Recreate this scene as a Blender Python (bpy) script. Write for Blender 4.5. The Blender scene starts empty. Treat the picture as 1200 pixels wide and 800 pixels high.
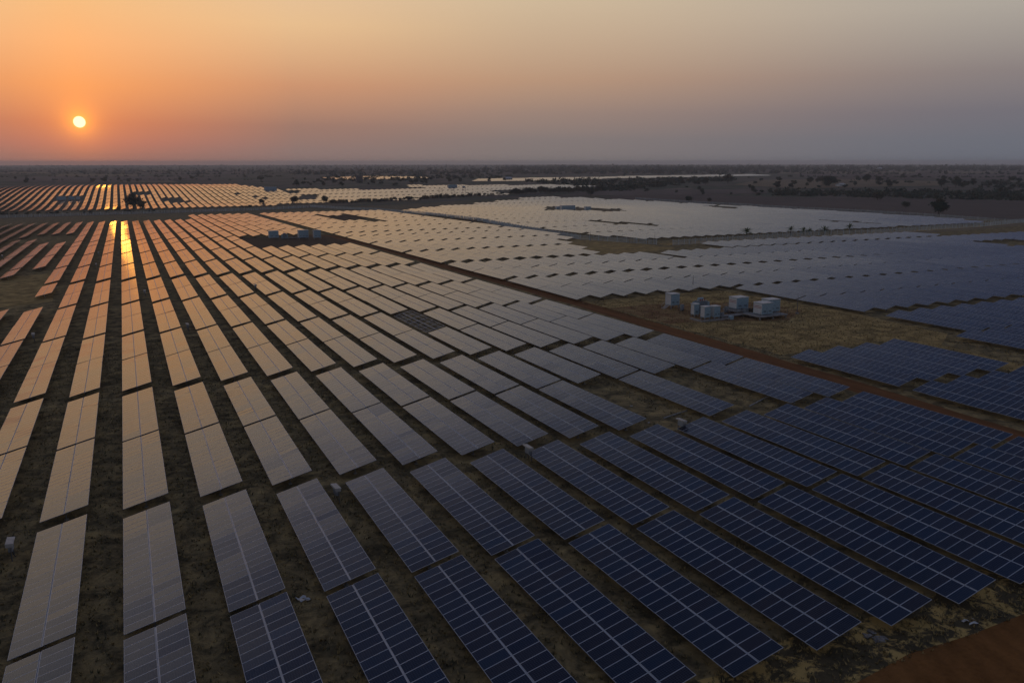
import bpy, bmesh, math, random
import numpy as np
from mathutils import Matrix, Vector, Quaternion

random.seed(7)
rng = np.random.default_rng(7)
S = bpy.context.scene
COL = S.collection
R_ = math.radians

# ------------------------------------------------------------------ frame
# The solar farm lies on a very gently dipping plain.  Everything is laid out
# in farm coordinates (x across the rows, y along the rows) and the whole farm,
# camera included, is turned by DIP at the end so that the far land is level.
UP = Vector((-0.00163336, -0.01523481, 0.99988261)).normalized()
DIP = UP.rotation_difference(Vector((0, 0, 1))).to_matrix().to_4x4()
FWD = Vector((0.42434, 0.88170, -0.20626))
RGT = Vector((0.90051, -0.43479, -0.00597))
UPV = Vector((0.09494, 0.18321, 0.97848))
CAMZ = 29.82
FPX = 929.55          # focal length in pixels of a 1200 px wide frame

# ------------------------------------------------------------------ camera
cam_d = bpy.data.cameras.new('camera')
cam = bpy.data.objects.new('camera', cam_d)
COL.objects.link(cam)
S.camera = cam
cam_d.sensor_width = 36
cam_d.lens = 36 * FPX / 1200
cam_d.clip_start = 0.5
cam_d.clip_end = 120000
rot = Matrix((RGT, UPV, -FWD)).transposed()
cam.matrix_world = DIP @ (Matrix.Translation((0, 0, CAMZ)) @ rot.to_4x4())

# ------------------------------------------------------------------ sky
SUN = (FWD * FPX + RGT * (93 - 600) - UPV * (143 - 400)).normalized()
SUN = (DIP.to_3x3() @ SUN).normalized()
SUN_EL = math.asin(SUN.z)
SUN_AZ = math.atan2(SUN.x, SUN.y)

world = bpy.data.worlds.new('World')
S.world = world
world.use_nodes = True
wn = world.node_tree.nodes
wl = world.node_tree.links
wn.clear()


def N(nodes, t, **kw):
    n = nodes.new(t)
    for k, v in kw.items():
        setattr(n, k, v)
    return n


def math_node(nodes, links, op, a, b=None, clamp=False):
    n = nodes.new('ShaderNodeMath')
    n.operation = op
    n.use_clamp = clamp
    for i, v in enumerate((a, b)):
        if v is None:
            continue
        if isinstance(v, (int, float)):
            n.inputs[i].default_value = v
        else:
            links.new(v, n.inputs[i])
    return n.outputs[0]


# radiance of the dusty sunset sky by elevation (degrees), for directions at the
# sun's azimuth, 12, 27 and 59 degrees beside it, and opposite
SKY = {  # highest stops, out of view, are raised as added light for the ground
    'a': [(0, (.40, .170, .130)), (.5, (.42, .17, .122)), (1.2, (.54, .185, .118)), (2.4, (.68, .218, .10)), (4.6, (.90, .345, .12)), (7.2, (.95, .45, .185)),
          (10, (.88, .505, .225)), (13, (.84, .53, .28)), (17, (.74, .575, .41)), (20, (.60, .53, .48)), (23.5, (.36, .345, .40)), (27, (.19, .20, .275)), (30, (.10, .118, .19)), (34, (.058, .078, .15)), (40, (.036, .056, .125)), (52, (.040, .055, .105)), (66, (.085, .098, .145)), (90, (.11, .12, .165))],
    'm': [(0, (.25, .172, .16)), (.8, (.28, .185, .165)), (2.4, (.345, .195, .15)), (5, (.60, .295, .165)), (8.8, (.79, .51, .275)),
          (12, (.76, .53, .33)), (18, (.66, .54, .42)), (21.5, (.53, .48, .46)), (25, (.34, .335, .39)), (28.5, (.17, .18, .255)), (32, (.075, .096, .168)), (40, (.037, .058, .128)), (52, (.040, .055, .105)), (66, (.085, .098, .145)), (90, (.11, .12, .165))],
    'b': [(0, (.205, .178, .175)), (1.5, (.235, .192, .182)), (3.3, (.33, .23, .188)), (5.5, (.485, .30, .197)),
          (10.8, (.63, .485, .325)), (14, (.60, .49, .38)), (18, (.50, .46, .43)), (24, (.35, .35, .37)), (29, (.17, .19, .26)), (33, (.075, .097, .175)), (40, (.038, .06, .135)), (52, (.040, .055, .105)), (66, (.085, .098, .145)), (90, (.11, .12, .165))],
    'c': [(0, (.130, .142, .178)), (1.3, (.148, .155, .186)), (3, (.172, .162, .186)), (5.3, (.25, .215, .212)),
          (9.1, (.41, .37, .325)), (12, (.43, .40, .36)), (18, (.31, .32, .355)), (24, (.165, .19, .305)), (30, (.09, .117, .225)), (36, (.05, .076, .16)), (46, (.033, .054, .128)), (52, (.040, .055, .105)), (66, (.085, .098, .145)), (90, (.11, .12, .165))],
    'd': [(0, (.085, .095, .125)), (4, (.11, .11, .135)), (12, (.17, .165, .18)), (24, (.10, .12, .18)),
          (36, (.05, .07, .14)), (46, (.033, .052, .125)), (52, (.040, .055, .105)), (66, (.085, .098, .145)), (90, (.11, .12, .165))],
}
tc = N(wn, 'ShaderNodeTexCoord')
nrm = N(wn, 'ShaderNodeVectorMath', operation='NORMALIZE')
wl.new(tc.outputs['Generated'], nrm.inputs[0])
sep = N(wn, 'ShaderNodeSeparateXYZ')
wl.new(nrm.outputs[0], sep.inputs[0])
el = math_node(wn, wl, 'ARCSINE', sep.outputs[2])
elf = math_node(wn, wl, 'SQRT', math_node(wn, wl, 'MAXIMUM', math_node(wn, wl, 'DIVIDE', el, math.pi / 2), 0.0))
hz = N(wn, 'ShaderNodeVectorMath', operation='MULTIPLY')
wl.new(nrm.outputs[0], hz.inputs[0])
hz.inputs[1].default_value = (1, 1, 0)
hn = N(wn, 'ShaderNodeVectorMath', operation='NORMALIZE')
wl.new(hz.outputs[0], hn.inputs[0])
dt = N(wn, 'ShaderNodeVectorMath', operation='DOT_PRODUCT')
wl.new(hn.outputs[0], dt.inputs[0])
dt.inputs[1].default_value = (math.sin(SUN_AZ), math.cos(SUN_AZ), 0)
az = math_node(wn, wl, 'MULTIPLY', math_node(wn, wl, 'ARCCOSINE', math_node(wn, wl, 'MINIMUM', dt.outputs['Value'], 1.0)), 180 / math.pi)


def ramp(stops):
    r = wn.new('ShaderNodeValToRGB')
    r.color_ramp.interpolation = 'EASE' if False else 'LINEAR'
    e = r.color_ramp.elements
    e.remove(e[1])
    for i, (deg, c) in enumerate(stops):
        pos = math.sqrt(deg / 90.0)
        q = e[0] if i == 0 else e.new(pos)
        q.position = pos
        q.color = (*c, 1)
    wl.new(elf, r.inputs[0])
    return r.outputs[0]


def mixc(nodes, links, fac, a, b, blend='MIX'):
    m = nodes.new('ShaderNodeMix')
    m.data_type = 'RGBA'
    m.blend_type = blend
    for sock, v in ((m.inputs[0], fac), (m.inputs[6], a), (m.inputs[7], b)):
        if isinstance(v, (int, float)):
            sock.default_value = v
        elif isinstance(v, tuple):
            sock.default_value = (*v, 1)
        else:
            links.new(v, sock)
    return m.outputs[2]


def span(nodes, links, v, a, b, smooth=True):
    m = nodes.new('ShaderNodeMapRange')
    m.interpolation_type = 'SMOOTHSTEP' if smooth else 'LINEAR'
    links.new(v, m.inputs[0])
    m.inputs[1].default_value = a
    m.inputs[2].default_value = b
    return m.outputs[0]


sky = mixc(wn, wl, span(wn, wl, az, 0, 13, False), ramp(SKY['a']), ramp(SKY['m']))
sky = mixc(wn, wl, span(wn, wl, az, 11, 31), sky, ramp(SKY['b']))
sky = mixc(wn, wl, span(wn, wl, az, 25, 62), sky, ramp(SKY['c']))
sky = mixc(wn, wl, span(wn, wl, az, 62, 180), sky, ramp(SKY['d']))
# the sun: a disc in the dust and the glow round it
ds = N(wn, 'ShaderNodeVectorMath', operation='DOT_PRODUCT')
wl.new(nrm.outputs[0], ds.inputs[0])
ds.inputs[1].default_value = SUN
ang = math_node(wn, wl, 'MULTIPLY', math_node(wn, wl, 'ARCCOSINE', math_node(wn, wl, 'MINIMUM', ds.outputs['Value'], 1.0)), 180 / math.pi)


def glow(width, col):
    g = math_node(wn, wl, 'EXPONENT', math_node(wn, wl, 'MULTIPLY', ang, -1.0 / width))
    return mixc(wn, wl, 1.0, (0, 0, 0), mixc(wn, wl, g, (0, 0, 0), col), 'ADD')


sky = mixc(wn, wl, 1.0, sky, glow(0.5, (1.15, .44, .0)), 'ADD')
sky = mixc(wn, wl, 1.0, sky, glow(2.0, (.20, .06, .0)), 'ADD')
disc = span(wn, wl, ang, 0.42, 0.30)
sky = mixc(wn, wl, disc, sky, mixc(wn, wl, span(wn, wl, ang, 0.38, 0.30), (1.3, .56, .02), (1.6, 1.25, .74)))
# a real atmosphere adds a little blue skylight on top of the dust
nish = N(wn, 'ShaderNodeTexSky')
nish.sky_type = 'NISHITA'
nish.sun_disc = False
nish.sun_elevation = SUN_EL
nish.sun_rotation = SUN_AZ
nish.dust_density = 6.0
nish.air_density = 1.5
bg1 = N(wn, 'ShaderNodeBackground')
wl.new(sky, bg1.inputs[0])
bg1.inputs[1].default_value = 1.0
bg2 = N(wn, 'ShaderNodeBackground')
wl.new(nish.outputs[0], bg2.inputs[0])
bg2.inputs[1].default_value = 0.004
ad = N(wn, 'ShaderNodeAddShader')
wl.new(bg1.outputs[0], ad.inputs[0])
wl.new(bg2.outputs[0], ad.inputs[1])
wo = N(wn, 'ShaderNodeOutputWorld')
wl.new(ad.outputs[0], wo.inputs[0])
world.cycles.sampling_method = 'MANUAL'
world.cycles.sample_map_resolution = 2048

# ------------------------------------------------------------------ sun lamp
sl = bpy.data.lights.new('sun', 'SUN')
sl.energy = 0.004
sl.angle = R_(0.9)
sl.color = (1.0, .40, .04)
sun = bpy.data.objects.new('sun', sl)
COL.objects.link(sun)
sun.rotation_euler = (-SUN).to_track_quat('-Z', 'Y').to_euler()

# ------------------------------------------------------------------ exposure
S.view_settings.view_transform = 'Standard'
S.view_settings.look = 'None'
S.view_settings.exposure = 0.0
S.view_settings.gamma = 1.0
S.view_settings.use_curve_mapping = False
S.render.engine = 'CYCLES'
S.cycles.use_denoising = True
S.cycles.max_bounces = 5
S.cycles.diffuse_bounces = 2
S.cycles.glossy_bounces = 3
S.cycles.volume_bounces = 1
S.cycles.caustics_reflective = False
S.cycles.caustics_refractive = False

# ------------------------------------------------------------------ terrain and pixels
def g(X, Y):
    r = math.hypot(X, Y)
    t = min(1.0, max(0.0, (r - 700) / 450))
    t = t * t * (3 - 2 * t)
    return (0.00163336 * X + 0.01523481 * Y) * t


def at(px, py, h=0.0):
    """the point of the land seen at pixel px, py of the 1200 x 800 photograph"""
    d = (FWD * FPX + RGT * (px - 600) - UPV * (py - 400)).normalized()
    o = Vector((0, 0, CAMZ))
    t0, t1 = 20.0, 20.0
    while t0 < 60000:
        t1 = t0 * 1.01 + .5
        q = o + d * t1
        if q.z < g(q.x, q.y) + h:
            break
        t0 = t1
    for _ in range(30):
        m = (t0 + t1) / 2
        q = o + d * m
        if q.z < g(q.x, q.y) + h:
            t1 = m
        else:
            t0 = m
    q = o + d * t1
    return Vector((q.x, q.y, g(q.x, q.y)))


def px(X, Y, Z):
    v = Vector((X, Y, Z - CAMZ))
    d = v.dot(FWD)
    if d < 0.1:
        return None
    return 600 + FPX * v.dot(RGT) / d, 400 - FPX * v.dot(UPV) / d


def inside(poly, x, y):
    c = False
    j = len(poly) - 1
    for i in range(len(poly)):
        xi, yi = poly[i]
        xj, yj = poly[j]
        if (yi > y) != (yj > y) and x < (xj - xi) * (y - yi) / (yj - yi) + xi:
            c = not c
        j = i
    return c


# ------------------------------------------------------------------ helpers
ROOTS = []


class MB:
    """collects faces and links them as ONE mesh object"""
    def __init__(self):
        self.v, self.f, self.m, self.uv = [], [], [], []

    def face(self, pts, mat=0, uv=None):
        b = len(self.v)
        self.v.extend(tuple(p) for p in pts)
        self.f.append(tuple(range(b, b + len(pts))))
        self.m.append(mat)
        self.uv.append(uv or [(0, 0)] * len(pts))

    def box(self, c, s, mat=0, M=None, skip=()):
        x, y, z = s[0] / 2, s[1] / 2, s[2] / 2
        P = [Vector((c[0] + a * x, c[1] + b * y, c[2] + d * z)) for a in (-1, 1) for b in (-1, 1) for d in (-1, 1)]
        if M is not None:
            P = [M @ p for p in P]
        for n, q in (('-x', (0, 1, 3, 2)), ('+x', (4, 6, 7, 5)), ('-y', (0, 4, 5, 1)), ('+y', (2, 3, 7, 6)), ('-z', (0, 2, 6, 4)), ('+z', (1, 5, 7, 3))):
            if n not in skip:
                self.face([P[i] for i in q], mat)

    def bar(self, a, b, w, mat=0, h=None):
        a, b = Vector(a), Vector(b)
        d = b - a
        q = d.to_track_quat('Z', 'Y').to_matrix().to_4x4()
        self.box((0, 0, d.length / 2), (w, h or w, d.length), mat, Matrix.Translation(a) @ q)

    def tube(self, pts, radii, mat=0, n=7, cap=True):
        rings = []
        for i, p in enumerate(pts):
            a = Vector(pts[max(0, i - 1)])
            b = Vector(pts[min(len(pts) - 1, i + 1)])
            q = (b - a).to_track_quat('Z', 'Y')
            rings.append([Vector(p) + q @ Vector((math.cos(2 * math.pi * k / n) * radii[i], math.sin(2 * math.pi * k / n) * radii[i], 0)) for k in range(n)])
        for i in range(len(rings) - 1):
            for k in range(n):
                l = (k + 1) % n
                self.face([rings[i][k], rings[i][l], rings[i + 1][l], rings[i + 1][k]], mat)
        if cap:
            self.face(rings[-1], mat)
            self.face(rings[0][::-1], mat)

    def mesh(self, name, mats, smooth=False):
        me = bpy.data.meshes.new(name)
        me.from_pydata(self.v, [], self.f)
        for m in mats:
            me.materials.append(m)
        me.polygons.foreach_set('material_index', self.m)
        u = me.uv_layers.new(name='UVMap')
        flat = np.array([c for f in self.uv for c in f], dtype=np.float32).ravel()
        u.data.foreach_set('uv', flat)
        if smooth:
            me.polygons.foreach_set('use_smooth', [True] * len(me.polygons))
        me.update()
        return me

    def build(self, name, mats, parent=None, loc=(0, 0, 0), rz=0.0, smooth=False):
        return link(name, self.mesh(name, mats, smooth), parent, loc, rz)


def link(name, me, parent=None, loc=(0, 0, 0), rz=0.0):
    o = bpy.data.objects.new(name, me)
    COL.objects.link(o)
    o.location = loc
    o.rotation_euler = (0, 0, rz)
    if parent is not None:
        o.parent = parent
    else:
        ROOTS.append(o)
    return o


def tag(o, label, cat, group=None, kind=None):
    o['label'] = label
    o['category'] = cat
    if group:
        o['group'] = group
    if kind:
        o['kind'] = kind
    return o


def thing(name, label, cat, loc, rz=0.0, group=None):
    o = link(name, None, None, loc, rz)
    o.empty_display_size = 0.5
    return tag(o, label, cat, group)


def struct(o):
    o['kind'] = 'structure'
    return o


# ------------------------------------------------------------------ materials
def material(name, build):
    m = bpy.data.materials.new(name)
    m.use_nodes = True
    nt = m.node_tree
    b = nt.nodes['Principled BSDF']
    build(nt.nodes, nt.links, b)
    return m


def noise(n, l, scale, detail=5, rough=.6, coord='Object', dist=0.0):
    t = n.new('ShaderNodeTexCoord')
    x = n.new('ShaderNodeTexNoise')
    x.inputs['Scale'].default_value = scale
    x.inputs['Detail'].default_value = detail
    x.inputs['Roughness'].default_value = rough
    x.inputs['Distortion'].default_value = dist
    l.new(t.outputs[coord], x.inputs['Vector'])
    return x.outputs['Fac']


def cr(n, l, fac, stops):
    r = n.new('ShaderNodeValToRGB')
    e = r.color_ramp.elements
    e.remove(e[1])
    for i, (p, c) in enumerate(stops):
        q = e[0] if i == 0 else e.new(p)
        q.position = p
        q.color = (*c, 1)
    l.new(fac, r.inputs[0])
    return r.outputs[0]


def bump(n, l, b, h, strength, dist):
    u = n.new('ShaderNodeBump')
    u.inputs['Strength'].default_value = strength
    u.inputs['Distance'].default_value = dist
    l.new(h, u.inputs['Height'])
    l.new(u.outputs[0], b.inputs['Normal'])


def plain(name, col, rough=.7, metal=0.0, var=.12, scale=3.0):
    def f(n, l, b):
        x = noise(n, l, scale, 4)
        lo = tuple(c * (1 - var * 2) for c in col)
        hi = tuple(min(1, c * (1 + var)) for c in col)
        l.new(cr(n, l, x, [(.3, lo), (.7, hi)]), b.inputs['Base Color'])
        b.inputs['Roughness'].default_value = rough
        b.inputs['Metallic'].default_value = metal
    return material(name, f)


def m_glass(n, l, b):
    tcn = n.new('ShaderNodeTexCoord')
    gi = n.new('ShaderNodeNewGeometry')
    oi = n.new('ShaderNodeObjectInfo')
    rnd = math_node(n, l, 'FRACT', math_node(n, l, 'ADD', math_node(n, l, 'MULTIPLY', gi.outputs['Random Per Island'], 7.31), oi.outputs['Random']))
    cell = cr(n, l, rnd, [(0, (.004, .009, .034)), (.22, (.003, .0125, .036)), (.42, (.013, .0105, .021)), (.58, (.003, .009, .028)), (.76, (.002, .020, .058)), (.88, (.022, .0155, .022)), (1, (.005, .009, .030))])
    # busbars between the cells, 6 by 12 cells to a module
    uvs = n.new('ShaderNodeSeparateXYZ')
    l.new(tcn.outputs['UV'], uvs.inputs[0])

    def lines(sock, k, w):
        fr = math_node(n, l, 'FRACT', math_node(n, l, 'MULTIPLY', sock, float(k)))
        ed = math_node(n, l, 'ABSOLUTE', math_node(n, l, 'SUBTRACT', fr, .5))
        return math_node(n, l, 'GREATER_THAN', ed, .5 - w)
    gl = math_node(n, l, 'MAXIMUM', lines(uvs.outputs[0], 6, .035), lines(uvs.outputs[1], 12, .03))
    c = mixc(n, l, gl, cell, (.085, .095, .115))
    dust = noise(n, l, .35, 4, coord='Object')
    c = mixc(n, l, math_node(n, l, 'MULTIPLY', dust, .025), c, (.20, .165, .13))
    l.new(c, b.inputs['Base Color'])
    rr = n.new('ShaderNodeMapRange')
    l.new(dust, rr.inputs[0])
    rr.inputs[3].default_value = .08
    rr.inputs[4].default_value = .15
    l.new(rr.outputs[0], b.inputs['Roughness'])
    b.inputs['IOR'].default_value = 1.52
    # rolled solar glass is very slightly wavy
    wv = noise(n, l, 1.1, 2, coord='Object')
    bump(n, l, b, wv, .10, .012)


M_glass = material('solar glass', m_glass)
M_frame = plain('anodised aluminium', (.52, .56, .61), .45, .25, .06)
M_back = plain('module backsheet', (.42, .42, .43), .8)
M_galv = plain('galvanised steel', (.22, .225, .23), .5, .5)
M_conc = plain('concrete', (.34, .33, .31), .9, 0, .2, 2.0)
M_cab = plain('pale blue cabinet paint', (.35, .50, .57), .5, 0, .10)
M_cabw = plain('white walls and sunset-lit cabinet ends', (.62, .64, .64), .5, 0, .06)
M_roof = plain('light grey sheet roof', (.60, .61, .60), .5, 0, .08)
M_dark = plain('dark louvre', (.05, .055, .06), .6)
M_red = plain('red stripe', (.35, .05, .04), .6)
M_trans = plain('grey transformer paint', (.20, .24, .26), .5)
M_box = plain('weathered light grey plastic', (.50, .48, .44), .6)
M_boxd = plain('grey steel box', (.34, .37, .40), .5)
M_fence = plain('pale precast fence', (.62, .68, .68), .85, 0, .15, .8)
M_bark = plain('bark', (.07, .055, .04), .95, 0, .25)
M_plastic = plain('white plastic sheet', (.62, .63, .62), .5)
M_rubble = plain('concrete rubble', (.26, .25, .24), .95, 0, .3, 6)
M_pole = plain('steel pole', (.16, .165, .17), .5, .4)
M_bldg = plain('dark rendered wall', (.10, .10, .11), .9)
M_tile = plain('pipe concrete', (.40, .38, .34), .9)


def leafmat(name, a, b2):
    def f(n, l, b):
        gi = n.new('ShaderNodeNewGeometry')
        l.new(cr(n, l, gi.outputs['Random Per Island'], [(0, a), (1, b2)]), b.inputs['Base Color'])
        b.inputs['Roughness'].default_value = .8
        b.inputs['Specular IOR Level'].default_value = .2
    return material(name, f)


M_leaf = leafmat('dark dusty leaves', (.014, .042, .028), (.042, .088, .056))
M_leaf2 = leafmat('olive leaves', (.035, .042, .02), (.075, .08, .04))
M_palm = leafmat('palm fronds', (.06, .095, .035), (.13, .17, .065))
M_grass1 = leafmat('dry straw grass', (.22, .165, .07), (.46, .33, .13))
M_grass2 = leafmat('dark weeds', (.07, .068, .034), (.15, .13, .065))


def m_ground(n, l, b):
    a = noise(n, l, .42, 8, .66, dist=.5)   # patches of a few metres
    c = noise(n, l, 1.6, 6, .7)             # tufts
    e = noise(n, l, .012, 5, .6)            # fields
    c1 = cr(n, l, a, [(.33, (.04, .037, .023)), (.42, (.11, .092, .05)), (.49, (.25, .195, .098)), (.56, (.40, .30, .14)), (.66, (.60, .44, .19))])
    c2 = cr(n, l, c, [(.34, (.05, .045, .03)), (.5, (.24, .185, .10)), (.64, (.46, .335, .155))])
    m = mixc(n, l, .32, c1, c2)
    f = cr(n, l, e, [(.3, (.11, .11, .088)), (.45, (.19, .16, .13)), (.55, (.085, .11, .075)), (.68, (.26, .21, .165))])
    # far away the tufts merge into fields
    t = n.new('ShaderNodeTexCoord')
    ln = n.new('ShaderNodeVectorMath')
    ln.operation = 'LENGTH'
    l.new(t.outputs['Object'], ln.inputs[0])
    far = span(n, l, ln.outputs['Value'], 450, 1000)
    l.new(mixc(n, l, far, m, f), b.inputs['Base Color'])
    b.inputs['Roughness'].default_value = 1.0
    b.inputs['Specular IOR Level'].default_value = .05
    bump(n, l, b, c, .9, .25)


def m_soil(name, lo, hi, straw=None, scale=.35, ruts=0.0, arcs=0.0, sscale=.5, slo=.50, shi=.56):
    def f(n, l, b):
        a = noise(n, l, scale, 8, .65, dist=.6)
        c = noise(n, l, 2.5, 6, .7)
        m = mixc(n, l, .35, cr(n, l, a, [(.3, lo), (.7, hi)]), cr(n, l, c, [(.3, tuple(x * .6 for x in lo)), (.7, hi)]))
        if ruts:
            t = n.new('ShaderNodeTexCoord')
            mp = n.new('ShaderNodeMapping')
            mp.inputs['Scale'].default_value = (1.4, .03, 1)
            l.new(t.outputs['Object'], mp.inputs[0])
            x = n.new('ShaderNodeTexNoise')
            x.inputs['Scale'].default_value = 1.0
            x.inputs['Detail'].default_value = 3
            l.new(mp.outputs[0], x.inputs['Vector'])
            m = mixc(n, l, ruts, m, cr(n, l, x.outputs['Fac'], [(.35, tuple(q * .6 for q in lo)), (.65, tuple(q * 1.15 for q in hi))]))
        if arcs:
            t = n.new('ShaderNodeTexCoord')
            mp = n.new('ShaderNodeMapping')
            mp.inputs['Location'].default_value = (-95, -12, 0)
            l.new(t.outputs['Object'], mp.inputs[0])
            w = n.new('ShaderNodeTexWave')
            w.wave_type = 'RINGS'
            w.rings_direction = 'Z'
            w.inputs['Scale'].default_value = .16
            w.inputs['Distortion'].default_value = 6
            w.inputs['Detail'].default_value = 5
            w.inputs['Detail Scale'].default_value = .6
            l.new(mp.outputs[0], w.inputs['Vector'])
            m = mixc(n, l, arcs, m, cr(n, l, w.outputs['Fac'], [(.2, tuple(q * .55 for q in lo)), (.8, hi)]))
        if straw:
            s = noise(n, l, sscale, 9, .72, dist=.4)
            m = mixc(n, l, cr(n, l, s, [(slo, (0, 0, 0)), (shi, (1, 1, 1))]), m, straw)
        l.new(m, b.inputs['Base Color'])
        b.inputs['Roughness'].default_value = 1.0
        b.inputs['Specular IOR Level'].default_value = .05
        bump(n, l, b, c, .8, .12)
    return material(name, f)


M_ground = material('dry ground', m_ground)
M_track = m_soil('red dirt', (.15, .066, .028), (.31, .14, .056), ruts=.4)
M_cross = m_soil('red dirt of the crossing', (.16, .066, .02), (.36, .165, .055), scale=.12, arcs=.13)
M_clear = m_soil('dry grass clearing', (.10, .078, .04), (.50, .345, .14), straw=(.60, .42, .17), scale=.15, sscale=.3, slo=.42, shi=.63)
M_patch = m_soil('brown bare soil', (.08, .058, .04), (.19, .13, .08))
M_plough = m_soil('ploughed soil', (.12, .10, .086), (.20, .155, .13), scale=.02, ruts=.3)
M_tan = m_soil('stubble field', (.22, .175, .115), (.34, .265, .175), scale=.02)
M_brown = m_soil('fallow field', (.15, .125, .108), (.25, .20, .17), scale=.02)
M_asph = m_soil('dusty road', (.10, .10, .10), (.15, .145, .14))
M_straw = m_soil('trampled straw', (.06, .052, .036), (.16, .125, .068), straw=(.60, .41, .145))

# ------------------------------------------------------------------ ground
def ground():
    rad = [0, 15, 40, 80, 140, 220, 320, 450, 600, 690] + list(range(710, 1181, 15)) + [1250, 1400, 1700, 2100, 2700, 3500, 4500, 6000, 7800, 9800]
    n = 256
    vs, fs = [(0, 0, 0)], []
    for r in rad[1:]:
        for k in range(n):
            a = 2 * math.pi * k / n
            x, y = r * math.sin(a), r * math.cos(a)
            vs.append((x, y, g(x, y)))
    for k in range(n):
        fs.append((0, 1 + (k + 1) % n, 1 + k))
    for i in range(len(rad) - 2):
        b0, b1 = 1 + i * n, 1 + (i + 1) * n
        for k in range(n):
            l = (k + 1) % n
            fs.append((b0 + k, b0 + l, b1 + l, b1 + k))
    me = bpy.data.meshes.new('ground')
    me.from_pydata(vs, [], fs)
    me.materials.append(M_ground)
    me.update()
    struct(link('ground', me))


ground()


def sheet(name, poly, mat, lift=.01, cuts=0, wobble=0.0):
    """a flat piece of land laid on the ground"""
    pts = []
    for i, (a, b) in enumerate(zip(poly, poly[1:] + poly[:1])):
        a, b = Vector(a[:2]), Vector(b[:2])
        k = max(1, int((b - a).length / 4)) if wobble else 1
        for j in range(k):
            q = a.lerp(b, j / k)
            w = wobble if j else 0
            pts.append((q.x + random.uniform(-w, w), q.y + random.uniform(-w, w)))
    bm = bmesh.new()
    vs = [bm.verts.new((x, y, 0)) for x, y in pts]
    fc = bm.faces.new(vs)
    if fc.normal.z < 0 or fc.calc_area() == 0:
        pass
    bmesh.ops.triangulate(bm, faces=bm.faces[:])
    for _ in range(cuts):
        bmesh.ops.subdivide_edges(bm, edges=bm.edges[:], cuts=1, use_grid_fill=True)
    bmesh.ops.recalc_face_normals(bm, faces=bm.faces[:])
    for v in bm.verts:
        v.co.z = g(v.co.x, v.co.y) + lift
    me = bpy.data.meshes.new(name)
    bm.to_mesh(me)
    bm.free()
    if len(me.polygons) and me.polygons[0].normal.z < 0:
        me.flip_normals()
    me.materials.append(mat)
    return struct(link(name, me))


def strip(name, line, w, mat, lift=.012, wob=.25):
    L, Rr = [], []
    dense = []
    for a, b in zip(line[:-1], line[1:]):
        a, b = Vector(a), Vector(b)
        k = max(1, int((b - a).length / 6))
        dense += [a.lerp(b, j / k) for j in range(k)]
    dense.append(Vector(line[-1]))
    vs, fs = [], []
    for i, p in enumerate(dense):
        t = (dense[min(i + 1, len(dense) - 1)] - dense[max(i - 1, 0)]).normalized()
        nn = Vector((t.y, -t.x))
        for s in (-1, 1):
            q = p + nn * s * (w / 2 + random.uniform(-wob, wob))
            vs.append((q.x, q.y, g(q.x, q.y) + lift))
        if i:
            b = 2 * i
            fs.append((b - 2, b - 1, b + 1, b))
    me = bpy.data.meshes.new(name)
    me.from_pydata(vs, [], fs)
    me.update()
    if me.polygons[0].normal.z < 0:
        me.flip_normals()
    me.materials.append(mat)
    return struct(link(name, me))


# service track along the rows, cross track at the near end, bare clearings
strip('dirt_track', [(87.5, -60), (88.5, 20), (89.6, 50), (91.3, 80), (92.4, 106), (94.0, 152), (94.0, 232), (94.5, 330), (92.0, 400), (80, 416)], 4.6, M_track, .016)
sheet('dirt_crossing', [(16, 24.5), (30, 27.5), (36, 29.0), (42, 29.7), (53, 29.4), (70, 27.5), (86, 26.5), (86, 2), (40, -4), (16, 8)], M_cross, .020, wobble=.35)
sheet('straw_verge', [(22, 33), (86, 36), (86, 25), (16, 22)], M_straw, .008, wobble=.8)
sheet('dry_grass_clearing', [(96.5, 161), (137, 161), (140, 122), (137, 96), (127, 90), (121, 40), (118, 40), (121, 97), (96.5, 97)], M_clear, .008, wobble=.6)
M_pad = m_soil('reddish bare soil', (.15, .075, .036), (.36, .20, .10), straw=(.44, .31, .14), sscale=.25, slo=.45, shi=.66)
sheet('bare_soil', [(96.5, 150), (110, 150), (130, 143), (133, 128), (121, 120), (106, 127), (97, 128)], M_pad, .013, wobble=.7)
sheet('bare_soil', [(49, 342), (93, 341), (94, 409), (49, 409)], M_patch, .008, wobble=.8)
sheet('bare_soil', [(128, 530), (150, 545), (157, 604), (130, 604)], M_patch, .008, wobble=.8)
sheet('dry_grass_clearing', [(150, 256), (186, 256), (200, 262), (196, 330), (186, 330), (172, 300)], M_clear, .008, wobble=.8)
sheet('bare_soil', [(-60, 205), (-18, 222), (-22, 290), (-60, 270)], M_clear, .006, wobble=.8)
sheet('dry_grass_verge', [(207, 283), (340, 283), (480, 294), (480, 286), (330, 272), (205, 274)], M_clear, .010, wobble=.5)
strip('service_road', [(-420, 690), (-85, 712), (35, 729), (105, 737), (153, 755), (259, 772), (392, 812), (444, 828)], 9, M_asph, .10)
strip('fence_track', [(160, 752), (190, 668), (200, 574), (203, 480), (194, 408), (186, 320)], 5, M_patch, .012)
strip('dirt_road', [(300, 268), (420, 278), (560, 306), (760, 350)], 7, M_tan, .016)
PL = [at(*q) for q in [(700, 231.5), (860, 239.5), (1000, 247.5), (1140, 256.5), (1230, 259), (1230, 236), (1040, 233), (900, 231), (760, 227)]]
sheet('ploughed_field', PL, M_plough, .30, 4)
sheet('stubble_field', [at(*q) for q in [(860, 217), (940, 221.5), (1100, 218), (1105, 213), (990, 210), (890, 211)]], M_tan, .45, 4)
sheet('fallow_field', [at(*q) for q in [(1080, 207), (1230, 213), (1230, 205), (1100, 201.5)]], M_brown, .45, 4)
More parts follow.
